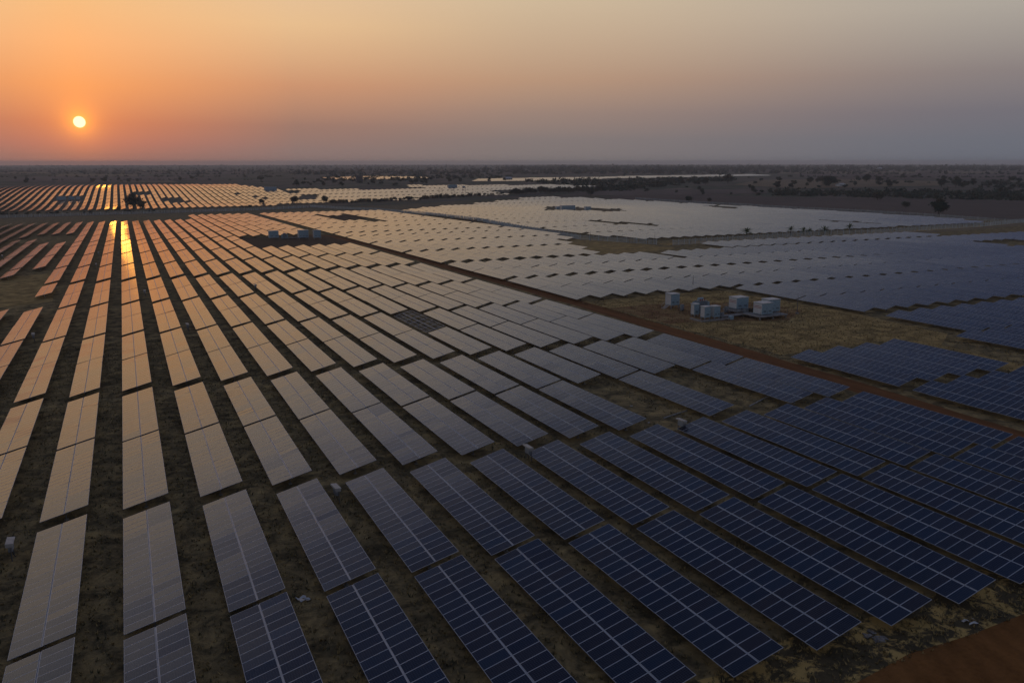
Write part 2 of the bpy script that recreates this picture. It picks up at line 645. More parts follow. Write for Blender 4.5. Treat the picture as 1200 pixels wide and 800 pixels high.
sheet('fallow_field', [at(*q) for q in [(640, 230), (900, 227), (890, 222), (720, 223)]], M_brown, .45, 4)
sheet('stubble_field', [at(*q) for q in [(930, 203.5), (1060, 205), (1080, 201), (960, 200.5)]], M_tan, .6, 4)
sheet('fallow_field', [at(*q) for q in [(0, 213), (120, 214), (260, 211), (220, 207), (40, 207)]], M_brown, .6, 4)

FM = [M_brown, M_tan, M_plough, m_soil('green fallow', (.07, .08, .05), (.13, .13, .085), scale=.02), M_brown, M_plough]
for y0, y1 in ((211, 214.5), (207.5, 210.4), (204.2, 207), (201.6, 203.8), (199.6, 201.2)):
    x = -30 + random.uniform(0, 40)
    while x < 1230:
        w = random.uniform(50, 150)
        blocked = y0 > 204 and 350 < x + w and x < 900 or y0 > 210 and x > 880
        if not blocked and random.random() < .8:
            sk_ = random.uniform(-12, 12)
            sheet('farm_field', [at(x, y1), at(x + w * .96, y1 + random.uniform(-.3, .3)), at(x + w * .96 + sk_, y0), at(x + sk_, y0 + random.uniform(-.3, .3))], random.choice(FM), .5 + random.uniform(0, .25), 3)
        x += w

# ------------------------------------------------------------------ the rows of solar tables
X0, PITCH, SKEW = -2.658, 6.482, -0.1526
TW, TDZ = 3.7975, 0.9013
LOWZ = 0.70
TILT = math.atan2(TDZ, TW)
SL = math.hypot(TW, TDZ)

SLOTS = [(32.7, 52.3), (52.9, 72.8), (75.0, 95.1), (95.6, 116.3), (119.3, 140.0), (140.5, 161.1), (163.2, 183.2), (183.6, 201.6),
         (204.6, 226.2), (226.7, 247.7), (253.7, 273.1), (273.5, 292.3), (296.2, 317.8), (318.2, 338.7), (342.2, 361.8), (362.2, 381.2),
         (383.8, 405.5), (410.0, 429.3), (429.7, 449.0), (452.2, 471.8), (472.2, 493.0), (496.2, 516.2), (516.6, 536.8), (540.2, 560.4), (560.8, 584.0),
         (588.0, 608.6), (609.0, 629.4), (632.4, 652.0)]


def present(i, k):
    s = i + 1
    if k <= 13:                                   # left of the red track
        if s >= 26:
            return 7 <= k
        if 15 <= s <= 17 and k >= 8:
            return False
        if s == 18 and k in (13,):
            return False
        if k >= -2:
            if s == 3 and k in (9, 11):
                return False
            if s == 6 and k == 8:
                return False                      # the bare rack
            if s == 1 and k > 8:
                return k <= 13
            return True
        if k == -3:
            return s != 9
        if s <= 8:
            return k >= -9 if s >= 3 else False
        if s in (9, 10):
            return False
        if s in (11, 12):
            return k <= -6 or (k == -5 and s == 12)
        if s <= 17:
            return True
        if s == 18:
            return k <= -6
        if s == 19:
            return k <= -8
        if s == 20:
            return k <= -7
        return True
    if k == 14:
        return False
    X = X0 + PITCH * k
    if X > 186 and s >= 11:                       # beyond the fence
        return s == 11 and 34 <= k <= 52
    if s <= 2:
        return k <= 18 or k >= 21
    if s == 3:
        return k <= 18 or k >= 21
    if s in (4, 5, 6):
        return k >= 22
    if s == 10 and k == 27:
        return False
    if s in (8, 9) and 49 <= k <= 53:
        return False
    if s in (11,):
        return k <= 24
    if s == 12:
        return k <= 25
    if s == 13:
        return k <= 26
    if s == 14:
        return k <= 28
    if s in (23, 24, 25) and 20 <= k <= 23:
        return False
    if s == 22 and k in (22, 23):
        return False
    if s == 26 and k in (20, 23):
        return False
    return True


RX, RB = {}, {}
TABLES = []      # (k, slot, y0, y1, dtilt, row group)
blk = {}
for i, (a, b) in enumerate(SLOTS):
    for k in range(-34, 66):
        if not present(i, k):
            continue
        side = 0 if k <= 13 else 1
        key = ((i + 1) // 2, side, k // 9)
        if key not in blk:
            blk[key] = rng.normal(0, .5)
        dt_ = blk[key]
        if side and i in (10, 11) and k < 27:
            dt_ -= 1.6
        if side and i in (6, 7) and 24 <= k <= 34:
            dt_ -= .8
        if i < 6:
            dt_ *= .4
        lo_, hi_ = a, b
        if k >= 21 and i == 4:
            lo_ = 121.0
        if k >= 21 and i == 3:
            hi_ = 115.6
        TABLES.append((k, i, lo_ + SKEW * k, hi_ + SKEW * k, dt_ + rng.normal(0, .15)))
        RX[len(TABLES) - 1] = rng.normal(0, .12) + RB.setdefault(key, rng.normal(0, .16)) * (1 if i > 5 else .5)


def pair_slots(y0, y1):
    out, y = [], y0
    while y < y1:
        out += [(y, y + 20.2), (y + 20.6, y + 40.8)]
        y += 45.4
    return out


FAR = []


def field(poly, ky, kr, slots, holes=(), step=1):
    for i, (a, b) in enumerate(slots):
        for k in range(kr[0], kr[1], step):
            X = X0 + PITCH * k + TW / 2
            Y = (a + b) / 2
            q = px(X, Y, g(X, Y) + 1)
            if q is None or not inside(poly, *q):
                continue
            if any(inside(h, *q) for h in holes):
                continue
            FAR.append((k, 200 + i + ky, a, b, rng.normal(0, .3)))


def rect(x0, y0, x1, y1):
    return [(x0, y0), (x1, y0), (x1, y1), (x0, y1)]


# field beyond the palisade
field([(452, 249.2), (600, 263.5), (700, 275), (775, 280), (830, 278.5), (900, 275.5), (1000, 271), (1085, 267), (1160, 261.5), (1100, 255.2),
       (1000, 249), (860, 241.3), (740, 234.5), (660, 231), (620, 232), (560, 238.5), (500, 243)], 0, (32, 90), pair_slots(299, 900),
      [[(637, 241.5), (730, 245), (730, 248), (637, 246.5)], [(690, 258.5), (745, 261), (785, 265.5), (740, 264), (692, 260.5)],
       [(825, 240), (868, 243), (866, 246), (825, 242.5)], [(955, 257), (1050, 262), (1048, 264.5), (955, 259)], [(1070, 264.5), (1150, 262.5), (1140, 270), (1060, 270)]])
# field beyond the service road
field([(-40, 250), (0, 249), (120, 247), (205, 244.5), (300, 241), (330, 239.5), (400, 236.6), (480, 233.5), (560, 230), (602, 227), (640, 223), (705, 218),
       (640, 216.5), (560, 217.2), (480, 217), (478, 218.8), (510, 220.8), (440, 222), (330, 221.3), (300, 219.2), (275, 216.2), (150, 216.2), (0, 218), (-40, 219)], 40,
      (-60, 100), pair_slots(782, 1290),
      [rect(64, 229.5, 98, 236), [(186, 232), (212, 231), (222, 237), (190, 237)], rect(352, 228, 372, 233.5), [(250, 224), (290, 229), (310, 233), (330, 234), (270, 226)],
       [(565, 222.5), (705, 222.8), (640, 227.5), (600, 228)], rect(330, 222.5, 350, 226), rect(155, 225, 175, 229)])
# more fields far out on the plain
field([(374, 208.2), (430, 206.6), (480, 206.8), (505, 208.4), (440, 210), (400, 210.2)], 80, (30, 110), pair_slots(1300, 1900))
field([(555, 212.2), (560, 209.8), (640, 208.2), (735, 207.2), (700, 209.8), (640, 211.6)], 120, (60, 190), pair_slots(1150, 1800))
field([(640, 209.6), (735, 206.6), (880, 204.4), (905, 205.6), (760, 208.2)], 160, (90, 240), pair_slots(1150, 1800))


def footprint(k, y0, y1):
    xl = X0 + PITCH * k
    z0 = g(xl, y0)
    c = [(xl, y0, z0 + LOWZ), (xl + TW, y0, z0 + LOWZ + TDZ), (xl + TW, y1, z0 + LOWZ + TDZ), (xl, y1, z0 + LOWZ)]
    return [px(*q) for q in c]


def seen(k, y0, y1):
    """visible area in the photograph, in pixels"""
    q = footprint(k, y0, y1)
    if any(v is None for v in q):
        return 0.0
    ar = 0.0
    for a, b in zip(q, q[1:] + q[:1]):
        ar += a[0] * b[1] - b[0] * a[1]
    ar = abs(ar) / 2
    hit = n = 0
    for u in np.linspace(.02, .98, 7):
        for v in np.linspace(.02, .98, 7):
            x = (q[0][0] * (1 - u) + q[1][0] * u) * (1 - v) + (q[3][0] * (1 - u) + q[2][0] * u) * v
            y = (q[0][1] * (1 - u) + q[1][1] * u) * (1 - v) + (q[3][1] * (1 - u) + q[2][1] * u) * v
            n += 1
            hit += (0 <= x <= 1200 and 0 <= y <= 797)
    return ar * hit / n


AREA = sorted(((seen(k, a, b), j) for j, (k, i, a, b, d) in enumerate(TABLES)), reverse=True)
BIG = [j for ar, j in AREA[:300] if ar > 1]
NEAR = set(j for ar, j in AREA[:112])
REST = [t for j, t in enumerate(TABLES) if j not in set(BIG)]

# shapes in table coordinates: origin on the ground under the table's middle
CT, ST = math.cos(TILT), math.sin(TILT)
MIDZ = LOWZ + TDZ / 2
MW, MG = 0.985, 1.0          # module width and pitch along the row
ML, GAP = 1.912, SL - 3.824    # module length up the slope, gap between the two rows
TILTM = Matrix.Translation((0, 0, MIDZ)) @ Matrix.Rotation(-TILT, 4, 'Y')


def module_mesh():
    b = MB()
    w, l, fr, th = MW / 2, ML / 2, .025, .04
    o = [(-l, -w, 0), (l, -w, 0), (l, w, 0), (-l, w, 0)]
    i = [(-l + fr, -w + fr, 0), (l - fr, -w + fr, 0), (l - fr, w - fr, 0), (-l + fr, w - fr, 0)]
    lo = [(x, y, -th) for x, y, z in o]
    b.face(i, 0, [(0, 0), (0, 1), (1, 1), (1, 0)][0:4])
    b.uv[-1] = [(0, 0), (0, 1), (1, 1), (1, 0)]
    for a in range(4):
        c = (a + 1) % 4
        b.face([o[a], o[c], i[c], i[a]], 1)
        b.face([lo[a], lo[c], o[c], o[a]], 1)
    b.face(lo[::-1], 2)
    return b.mesh('solar_panel', [M_glass, M_frame, M_back])


def strip_mesh(seed, which):
    """one row of twenty modules of a table, in table coordinates"""
    r = random.Random(seed)
    b = MB()
    s0 = (-SL / 2 + ML / 2) if which == 0 else (SL / 2 - ML / 2)
    for j in range(20):
        M = TILTM @ Matrix.Translation((s0, -9.5 + j, 0)) @ Matrix.Rotation(R_(r.gauss(0, .16)), 4, 'X') @ Matrix.Rotation(R_(r.gauss(0, .2)), 4, 'Y')
        w, l, fr = MW / 2, ML / 2, .025
        i = [(-l + fr, -w + fr, 0), (l - fr, -w + fr, 0), (l - fr, w - fr, 0), (-l + fr, w - fr, 0)]
        o = [(-l, -w, 0), (l, -w, 0), (l, w, 0), (-l, w, 0)]
        b.face([M @ Vector(q) for q in i], 0, [(0, 0), (0, 1), (1, 1), (1, 0)])
        for a in range(4):
            c = (a + 1) % 4
            b.face([M @ Vector(q) for q in (o[a], o[c], i[c], i[a])], 1)
    M = TILTM @ Matrix.Translation((s0, 0, 0))
    b.box((0, 0, -.032), (ML, 20 - .015, .045), 1, M, skip=('+z',))
    return b.mesh('panel_row', [M_glass, M_frame])


def frame_mesh():
    b = MB()
    for s in (-SL / 2 + .45, -.12, .12, SL / 2 - .45):        # purlins
        b.box((s, 0, -.085), (.06, 19.9, .08), 0, TILTM)
    b.box((0, 0, -.05), (GAP * .9, 19.96, .02), 1, TILTM)     # cable tray seen between the two rows
    for y in (-8.6, -4.3, 0, 4.3, 8.6):                       # rafters and braces
        b.box((0, y, -.175), (SL - .5, .07, .10), 0, TILTM)
        b.bar((-.02, y, .45), TILTM @ Vector((1.15, y, -.22)), .05)
    return b.mesh('mounting_frame', [M_galv, M_frame])


def leg_mesh():
    b = MB()
    b.box((0, 0, (MIDZ - .23) / 2), (.10, .13, MIDZ - .23))
    b.box((0, 0, .03), (.34, .34, .06), 1)
    return b.mesh('leg', [M_galv, M_conc])


ME_mod = module_mesh()
ME_frame = frame_mesh()
ME_leg = leg_mesh()
ME_strip = [[strip_mesh(50 + 2 * v + w, w) for v in range(6)] for w in (0, 1)]

UNITS = ['', 'first', 'second', 'third', 'fourth', 'fifth', 'sixth', 'seventh', 'eighth', 'ninth', 'tenth', 'eleventh', 'twelfth', 'thirteenth', 'fourteenth',
         'fifteenth', 'sixteenth', 'seventeenth', 'eighteenth', 'nineteenth', 'twentieth']


def ordinal(n):
    if n <= 20:
        return UNITS[n]
    tens = {2: 'twenty', 3: 'thirty', 4: 'forty', 5: 'fifty'}[n // 10]
    return tens + ('-' + UNITS[n % 10] if n % 10 else '')


rows = {}
for j in BIG:
    rows.setdefault(TABLES[j][0], []).append(j)
place = {}
for k, js in rows.items():
    for n, j in enumerate(sorted(js, key=lambda q: TABLES[q][2])):
        place[j] = n + 1


def tone(j):
    k, i, a, b, d = TABLES[j]
    q = footprint(k, a, b)
    x = sum(v[0] for v in q) / 4
    y = sum(v[1] for v in q) / 4
    if x < 330 and y < 440:
        return 'orange glowing'
    if y > 640 - .0 * x and x > 300 or (x > 560 and y > 540) or (x > 800 and y > 400):
        return 'dark navy'
    return 'greyish'


for j in BIG:
    k, i, a, b, d = TABLES[j]
    side = 'left of' if k <= 13 else 'right of'
    nth = 14 - k if k <= 13 else k - 14
    nm = 'nearest' if place[j] == 1 else ordinal(place[j])
    lab = f'{tone(j)} solar table, {nm} from the near end of {ordinal(nth)} row {side} red track'
    X = X0 + PITCH * k + TW / 2
    t = thing('solar_table', lab, 'solar table', (X, (a + b) / 2, 0), 0, 'solar tables standing in parallel rows')
    t.scale = (1, (b - a) / 20.0, 1)
    tl = R_(d + random.gauss(0, .12))
    rootrot = (R_(RX[j]), -tl, 0)
    t.rotation_euler = rootrot
    link('mounting_frame', ME_frame, t)
    if j in NEAR:
        for y in (-8.6, -4.3, 0, 4.3, 8.6):
            link('leg', ME_leg, t, (0, y, 0))
        for w in (0, 1):
            s0 = (-SL / 2 + ML / 2) if w == 0 else (SL / 2 - ML / 2)
            lean = 0
            for q in range(20):
                if q % 4 == 0 or random.random() < .2:
                    lean = random.gauss(0, .33)
                o = link('solar_panel', ME_mod, t)
                o.matrix_local = TILTM @ Matrix.Translation((s0, -9.5 + q, 0)) @ Matrix.Rotation(R_(lean + random.gauss(0, .13)), 4, 'X') @ Matrix.Rotation(R_(lean + random.gauss(0, .25)), 4, 'Y')
    else:
        for y in (-8.6, -4.3, 0, 4.3, 8.6):
            link('leg', ME_leg, t, (0, y, 0))
        link('panel_row', random.choice(ME_strip[0]), t)
        link('panel_row', random.choice(ME_strip[1]), t)


def far_tables(name, label, tabs, fine):
    b = MB()
    uvq = [(0, 0), (0, 1), (1, 1), (1, 0)]
    for (k, i, y0, y1, d) in tabs:
        X = X0 + PITCH * k + TW / 2
        Y = (y0 + y1) / 2
        r = math.hypot(X, Y)
        L = y1 - y0
        gx = (g(X + 2, Y) - g(X - 2, Y)) / 4
        gy = (g(X, Y + 5) - g(X, Y - 5)) / 10
        zc = g(X, Y)
        sh = Matrix(((1, 0, 0, 0), (0, 1, 0, 0), (gx, gy, 1, 0), (0, 0, 0, 1)))
        B = Matrix.Translation((X, Y, zc)) @ sh @ Matrix.Translation((0, 0, MIDZ)) @ Matrix.Rotation(-(TILT + R_(d + random.gauss(0, .12))), 4, 'Y')
        nm = 20 if r < 330 else (2 if r < 700 else 1)
        mw = L / nm
        for w in (0, 1):
            s0 = (-SL / 2 + ML / 2) if w == 0 else (SL / 2 - ML / 2)
            for q in range(nm):
                M = B @ Matrix.Translation((s0, -L / 2 + (q + .5) * mw, 0)) @ Matrix.Rotation(R_(random.gauss(0, .08)), 4, 'Y')
                l, h = ML / 2 - .03, mw / 2 - .035
                b.face([M @ Vector(v) for v in ((-l, -h, .004), (l, -h, .004), (l, h, .004), (-l, h, .004))], 0, uvq)
        b.box((0, 0, -.03), (SL, L, .05), 1, B)
        if r < 700:
            for yy in (-.43, -.21, 0, .21, .43):
                b.box((0, yy * L, -.6), (.1, .12, 1.05), 1, B, skip=('+z', '-z'))
    o = b.build(name, [M_glass, M_frame])
    return tag(o, label, 'solar tables', kind='stuff')


VIEW = []
for t in REST:
    X, Y = X0 + PITCH * t[0], (t[2] + t[3]) / 2
    q = px(X, Y, 1)
    if q is None or Y < 5:
        continue
    if -260 < q[0] < 1460 and q[1] < 1300:
        VIEW.append(t)
far_tables('far_solar_tables', 'unbroken grey and orange mass of distant solar tables filling the middle distance', VIEW, True)
far_tables('far_solar_fields', 'further solar fields reflecting the sunset beyond the fences and the service road', FAR, False)

# ------------------------------------------------------------------ bare rack
k, i = 8, 5
a, b = SLOTS[i]
t = thing('bare_rack', 'empty mounting rack without panels, a gap of bare steel bars among the solar tables', 'rack', (X0 + PITCH * k + TW / 2, (a + b) / 2 + SKEW * k, 0))
link('mounting_frame', ME_frame, t)
mb = MB()
for y in np.linspace(-9.8, 9.8, 7):
    mb.box((0, y, -.02), (SL, .08, .05), 0, TILTM)
for s in (-SL / 2, -SL / 4, SL / 4, SL / 2):
    mb.box((s, 0, .012), (.07, 19.8, .012), 0, TILTM)
mb.build('rails', [M_frame], t)
for y in (-8.6, -4.3, 0, 4.3, 8.6):
    link('leg', ME_leg, t, (0, y, 0))

# ------------------------------------------------------------------ combiner boxes in the aisles
def combiner(x, y, label, h=1.5, rz=0.0):
    t = thing('combiner_box', label, 'combiner box', (x, y, 0), rz, 'combiner boxes in the aisles')
    for s in (-.62, .62):
        m = MB()
        m.box((.05, s, h / 2), (.07, .07, h))
        m.build('post', [M_galv], t)
    m = MB()
    m.box((0, 0, h - .45), (.30, .95, .62))
    m.box((-.155, 0, h - .45), (.012, .85, .54))
    c = m.build('cabinet', [M_boxd], t)
    m = MB()
    m.box((-.17, .3, h - .45), (.03, .03, .10))
    m.build('handle', [M_dark], c)
    m = MB()
    M = Matrix.Translation((0, 0, h + .02)) @ Matrix.Rotation(R_(7), 4, 'Y')
    m.box((0, 0, 0), (.56, 1.45, .05), 0, M)
    m.box((-.27, 0, -.06), (.03, 1.45, .10), 0, M)
    m.box((0, -.70, -.16), (.50, .03, .30), 0, M)
    m.build('canopy', [M_box], t)
    m = MB()
    m.tube([(.05, .15, .5), (.10, .15, .2), (.2, .2, 0)], [.035] * 3)
    m.build('conduit', [M_dark], t)
    return t


for (x, y, lab) in [
    (-10.7, 70.2, 'light grey combiner box under a rain canopy at the left edge of the photo'),
    (15.3, 69.8, 'light grey combiner box in the aisle near the middle front, left of the photo centre'),
    (-17.4, 168.3, 'pale combiner box beside a dark cable loop in the left aisle, partway back'),
    (9.0, 165.6, 'small pale combiner box in the aisle right of the sunlit row'),
    (36.3, 71.6, 'pale combiner box peeping over a table edge in front of a bigger gap'),
    (56.6, 71.8, 'pale combiner box between two navy tables beside the empty patch'),
    (-42.6, 348.9, 'tiny pale combiner box far back at the left edge of the photo'),
    (-10.5, 343.6, 'tiny pale combiner box far back, the further of two in one left aisle'),
    (-10.2, 298.3, 'tiny pale combiner box far back, the nearer of two in one left aisle'),
    (2.7, 220.7, 'tiny pale combiner box in the aisle just right of the bright sun reflection'),
    (29.5, 218.4, 'tiny pale combiner box between orange tables, right of the sun reflection'),
]:
    combiner(x, y, lab, rz=R_(random.uniform(-6, 6)))

# ------------------------------------------------------------------ inverter stations
def cabinet(label, loc, size, stilts=.8, stairs=False, doors=2, stripe=False, group='inverter cabinets'):
    L, W, H = size
    t = thing('inverter_cabinet', label, 'inverter cabinet', loc, 0, group)
    m = MB()
    m.box((0, 0, stilts + H / 2), (L, W, H), 0)
    for q in range(int(L / .4)):
        m.box((-L / 2 + .2 + q * .4, -W / 2 - .012, stilts + H / 2), (.05, .02, H - .12), 0)
    m.build('body', [M_cab], t)
    m = MB()
    m.box((0, 0, stilts + H + .05), (L + .2, W + .2, .10))
    m.build('roof', [M_roof], t)
    m = MB()
    m.box((-L / 2 - .012, 0, stilts + H / 2), (.022, W - .2, H - .25), 0)
    if stripe:
        for z in (.72, .58):
            m.box((-L / 2 - .026, 0, stilts + H * z), (.006, W - .4, .10), 1)
    m.build('end_panel', [M_cabw, M_red], t)  # left end coloured near white: sunset sky light put into its colour
    for d in range(doors):
        y0 = -W / 2 - .03
        x0 = -L / 2 + (d + .5) * L / doors
        m = MB()
        m.box((x0, y0, stilts + H * .5), (L / doors - .12, .03, H - .3))
        dr = m.build('door', [M_cab], t)
        m = MB()
        m.box((x0 + L / doors * .32, y0 - .03, stilts + H * .5), (.04, .04, .22))
        m.build('handle', [M_dark], dr)
        m = MB()
        for z in range(5):
            m.box((x0, y0 - .02, stilts + H * .22 + z * .07), (L / doors * .5, .02, .035))
        m.build('vent', [M_dark], dr)
    if stilts > .1:
        for sx in (-1, 1):
            for sy in (-1, 1):
                m = MB()
                m.box((sx * (L / 2 - .15), sy * (W / 2 - .15), stilts / 2), (.2, .2, stilts))
                m.build('leg', [M_conc], t)
    if stairs:
        m = MB()
        for q in range(4):
            m.box((-L / 2 - .3 - q * .32, 0, stilts - .1 - q * .2), (.32, 1.0, .05))
        for s in (-.5, .5):
            m.bar((-L / 2 - .05, s, stilts), (-L / 2 - 1.35, s, .0), .06)
            m.bar((-L / 2 - .05, s, stilts + .9), (-L / 2 - 1.35, s, .9), .04)
            m.bar((-L / 2 - 1.35, s, 0), (-L / 2 - 1.35, s, .9), .04)
        m.build('stairs', [M_roof], t)
    return t


def slab(label, loc, size, h):
    t = thing('platform', label, 'platform', loc)
    m = MB()
    m.box((0, 0, h - .1), (size[0], size[1], .2))
    m.build('deck', [M_conc], t)
    nx = max(2, int(size[0] / 2.4))
    for q in range(nx):
        for s in (-1, 1):
            m = MB()
            m.box((-size[0] / 2 + .3 + q * (size[0] - .6) / (nx - 1), s * (size[1] / 2 - .3), (h - .2) / 2), (.25, .25, h - .2))
            m.build('column', [M_conc], t)
    m = MB()
    for e in (-1, 1):
        for q in range(5):
            m.bar((-size[0] / 2 + .1 + q * (size[0] - .2) / 4, e * (size[1] / 2 - .08), h), (-size[0] / 2 + .1 + q * (size[0] - .2) / 4, e * (size[1] / 2 - .08), h + 1.0), .05)
        for z in (.5, 1.0):
            if e > 0:
                m.bar((-size[0] / 2 + .1, e * (size[1] / 2 - .08), h + z), (size[0] / 2 - .1, e * (size[1] / 2 - .08), h + z), .045)
    m.build('railing', [M_galv], t)
    m = MB()
    m.box((0, 0, h * .45), (size[0] * .9, .4, .18))
    m.build('cable_tray', [M_dark], t)
    return t


def transformer(label, loc, s=1.0):
    t = thing('transformer', label, 'transformer', loc)
    m = MB()
    m.box((0, 0, 1.25 * s), (1.7 * s, 1.3 * s, 1.7 * s))
    m.build('tank', [M_trans], t)
    for sx in (-1, 1):
        m = MB()
        for q in range(9):
            m.box((sx * 1.08 * s, (-.6 + q * .15) * s, 1.2 * s), (.46 * s, .04 * s, 1.4 * s))
        m.build('radiator', [M_cab], t)
    m = MB()
    m.tube([(-.5 * s, .2 * s, 2.35 * s), (.5 * s, .2 * s, 2.35 * s)], [.22 * s] * 2, n=12)
    m.bar((-.3 * s, .2 * s, 2.1 * s), (-.3 * s, .2 * s, 2.35 * s), .06)
    m.build('conservator', [M_cab], t)
    for q in (-.45, 0, .45):
        m = MB()
        m.tube([(q * s, -.35 * s, 2.08 * s), (q * s, -.35 * s, 2.25 * s), (q * s, -.35 * s, 2.5 * s)], [.09 * s, .06 * s, .03 * s], n=8)
        m.build('bushing', [M_red], t)
    m = MB()
    m.box((0, 0, .2 * s), (2.4 * s, 1.9 * s, .4 * s))
    m.build('plinth', [M_conc], t)
    return t


# station in the dry clearing right of the track
cabinet('pale blue cabinet on stilts with a stair, leftmost in the clearing by the red track', (109.6, 144.0, 0), (2.3, 2.2, 2.5), .75, True, 2)
def over(x, y, z=0.0):
    p = at(x, y)
    return (p.x, p.y, z)


slab('broad concrete platform on stub columns under the front striped cabinet', over(895.5, 371.6), (7.6, 5.6), .8)
slab('smaller concrete platform on stub columns under the rear left striped cabinet', over(866, 366.2), (5.4, 4.6), .8)
slab('narrow concrete walkway running between the platforms and the transformer', over(858, 371.5), (6.6, 1.5), .55)
cabinet('white and blue cabinet with reddish stripes, on the smaller platform further back', over(865, 365.6, .8), (3.2, 2.6, 2.4), .14, False, 2, True)
cabinet('white and blue cabinet with reddish stripes, front one on the broad platform', over(893.5, 372.2, .8), (2.9, 2.6, 2.3), .14, False, 2, True)
cabinet('pale blue cabinet half hidden behind the front striped cabinet, rightmost', over(902.5, 369.0, .8), (3.0, 2.4, 2.5), .14, False, 2)
transformer('grey transformer with pale blue cooling fins between the stilted cabinet and the platform', over(821, 366.5), 1.3)
cabinet('pale blue switchgear cabinet with dark gap, front right beside the transformer', over(837.5, 373.2), (1.5, 1.5, 2.2), .45, False, 2, False, 'switchgear cabinets')
cabinet('pale blue switchgear cabinet, front left beside the transformer', over(826.5, 373.8), (1.5, 1.4, 2.2), .45, False, 1, False, 'switchgear cabinets')
cabinet('slim pale blue switchgear cabinet standing further left by the transformer', over(814, 370.5), (1.2, 1.2, 2.2), .45, False, 1, False, 'switchgear cabinets')
t = thing('oil_bund', 'low pale concrete kerb lying round the transformer pad in the clearing', 'kerb', over(827, 373.0))
m = MB()
m.box((0, -3.2, .2), (7.4, .3, .4))
m.box((-3.55, -1.2, .2), (.3, 3.6, .4))
m.build('kerb', [M_conc], t)
m = MB()
m.box((3.9, -3.3, .35), (.8, .8, .7))
m.build('pit_cover', [M_cab], t)
t = thing('cable_drum', 'dark wooden cable drum lying between the white cabinets on the platform', 'cable drum', over(881, 369.5))
m = MB()
for s in (-.45, .45):
    m.tube([(s - .04, 0, .8), (s + .04, 0, .8)], [.8, .8], n=18)
m.build('flange', [M_bark], t)
m = MB()
m.tube([(-.41, 0, .8), (.41, 0, .8)], [.5, .5], n=18)
m.build('core', [M_dark], t)

for (x, y, w, hh, lab) in [(799, 364.5, .7, 1.2, 'small grey control box right of the stilted cabinet with the stair'),
                           (846, 372.5, .6, .9, 'low grey junction box at the right end of the transformer kerb'),
                           (874, 369.8, .9, 1.3, 'dark grey cooling unit between the two platforms with striped cabinets'),
                           (851, 366.5, .7, 1.1, 'small dark box left of the rear striped cabinet')]:
    t = thing('junction_box', lab, 'junction box', over(x, y))
    m = MB()
    m.box((0, 0, .3 + hh / 2), (w, w * .8, hh))
    m.build('body', [M_trans], t)
    m = MB()
    m.box((0, -w * .4 - .012, .3 + hh / 2), (w * .84, .02, hh * .86))
    m.build('door', [M_boxd], t)
    m = MB()
    for sx in (-1, 1):
        m.box((sx * w * .35, 0, .15), (.1, w * .7, .3))
    m.build('foot', [M_galv], t)

# station in the clearing further back
cabinet('blue cabinet with a dark doorway, leftmost of three in the dark clearing', (63.5, 396, 0), (4.4, 3, 3.2), .6, False, 2, False, 'blue cabinets in the far clearing')
cabinet('widest of three blue cabinets in the dark clearing, the middle one', (75.8, 387, 0), (4.6, 3, 3.4), .8, False, 3, False, 'blue cabinets in the far clearing')
cabinet('square blue cabinet, rightmost of three in the dark clearing', (81.6, 383.5, 0), (3.2, 3, 3.4), .8, False, 2, False, 'blue cabinets in the far clearing')
transformer('dark transformer beside the leftmost blue cabinet in the dark clearing', (68.2, 393.5, 0), 1.1)
slab('thin pale platform under the blue cabinets in the dark clearing', (73.5, 390.5, 0), (9, 2.2), .7)
# station in the field beyond the palisade
cabinet('long pale station building standing in the grey field beyond the palisade', tuple(at(665, 247)), (12.5, 4, 3.4), .8, False, 6, False, 'far stations')
cabinet('small pale cabinet right of the long station building beyond the palisade', tuple(at(688.5, 247.3)), (4.6, 3.4, 2.8), .7, False, 2, False, 'far stations')
cabinet('small dark cabinet left of the long station building beyond the palisade', tuple(at(653.5, 246)), (3.4, 3, 2.2), .6, False, 1, False, 'far stations')
# stations beyond the service road
cabinet('low grey station building among orange rows at the far left', tuple(at(72, 235)), (8, 3.4, 3.2), .6, False, 3, False, 'far left stations')
cabinet('pale station cabinet among orange rows at the far left, the middle one', tuple(at(84, 234.6)), (5, 3, 3), .6, False, 2, False, 'far left stations')
cabinet('small station cabinet among orange rows at the far left, the rightmost', tuple(at(91.5, 234.6)), (3.2, 3, 3), .6, False, 2, False, 'far left stations')
cabinet('blue grey station building at the top edge of the orange field', tuple(at(317, 223.6)), (14, 5, 4), .6, False, 5, False, 'stations at the far field edge')
cabinet('blue station building on the horizon side of the pale far field', tuple(at(530, 220.8)), (11.5, 5, 3.8), .6, False, 4, False, 'stations at the far field edge')
cabinet('small dark cabinet beside the blue station building of the pale far field', tuple(at(543.5, 220.8)), (3, 3, 2.4), .4, False, 1, False, 'stations at the far field edge')


def building(name, label, loc, size, mat, rz=0.0, storeys=2, flat=True):
    L, W, H = size
    t = thing(name, label, 'building', loc, rz)
    m = MB()
    m.box((0, 0, H / 2), size)
    m.build('wall', [mat], t)
    m = MB()
    if flat:
        m.box((0, 0, H + .15), (L + .6, W + .6, .3))
    else:
        for s in (-1, 1):
            m.face([(-L / 2 - .3, s * (W / 2 + .4), H), (L / 2 + .3, s * (W / 2 + .4), H), (L / 2 + .3, 0, H + W * .22), (-L / 2 - .3, 0, H + W * .22)][::s])
    m.build('roof', [M_roof if not flat else mat], t)
    for f in range(storeys):
        for q in range(3):
            m = MB()
            m.box((-L / 2 + (q + .5) * L / 3, -W / 2 - .02, (f + .55) * H / storeys), (L / 6, .06, H / storeys * .4))
            m.build('window', [M_dark], t)
    return t


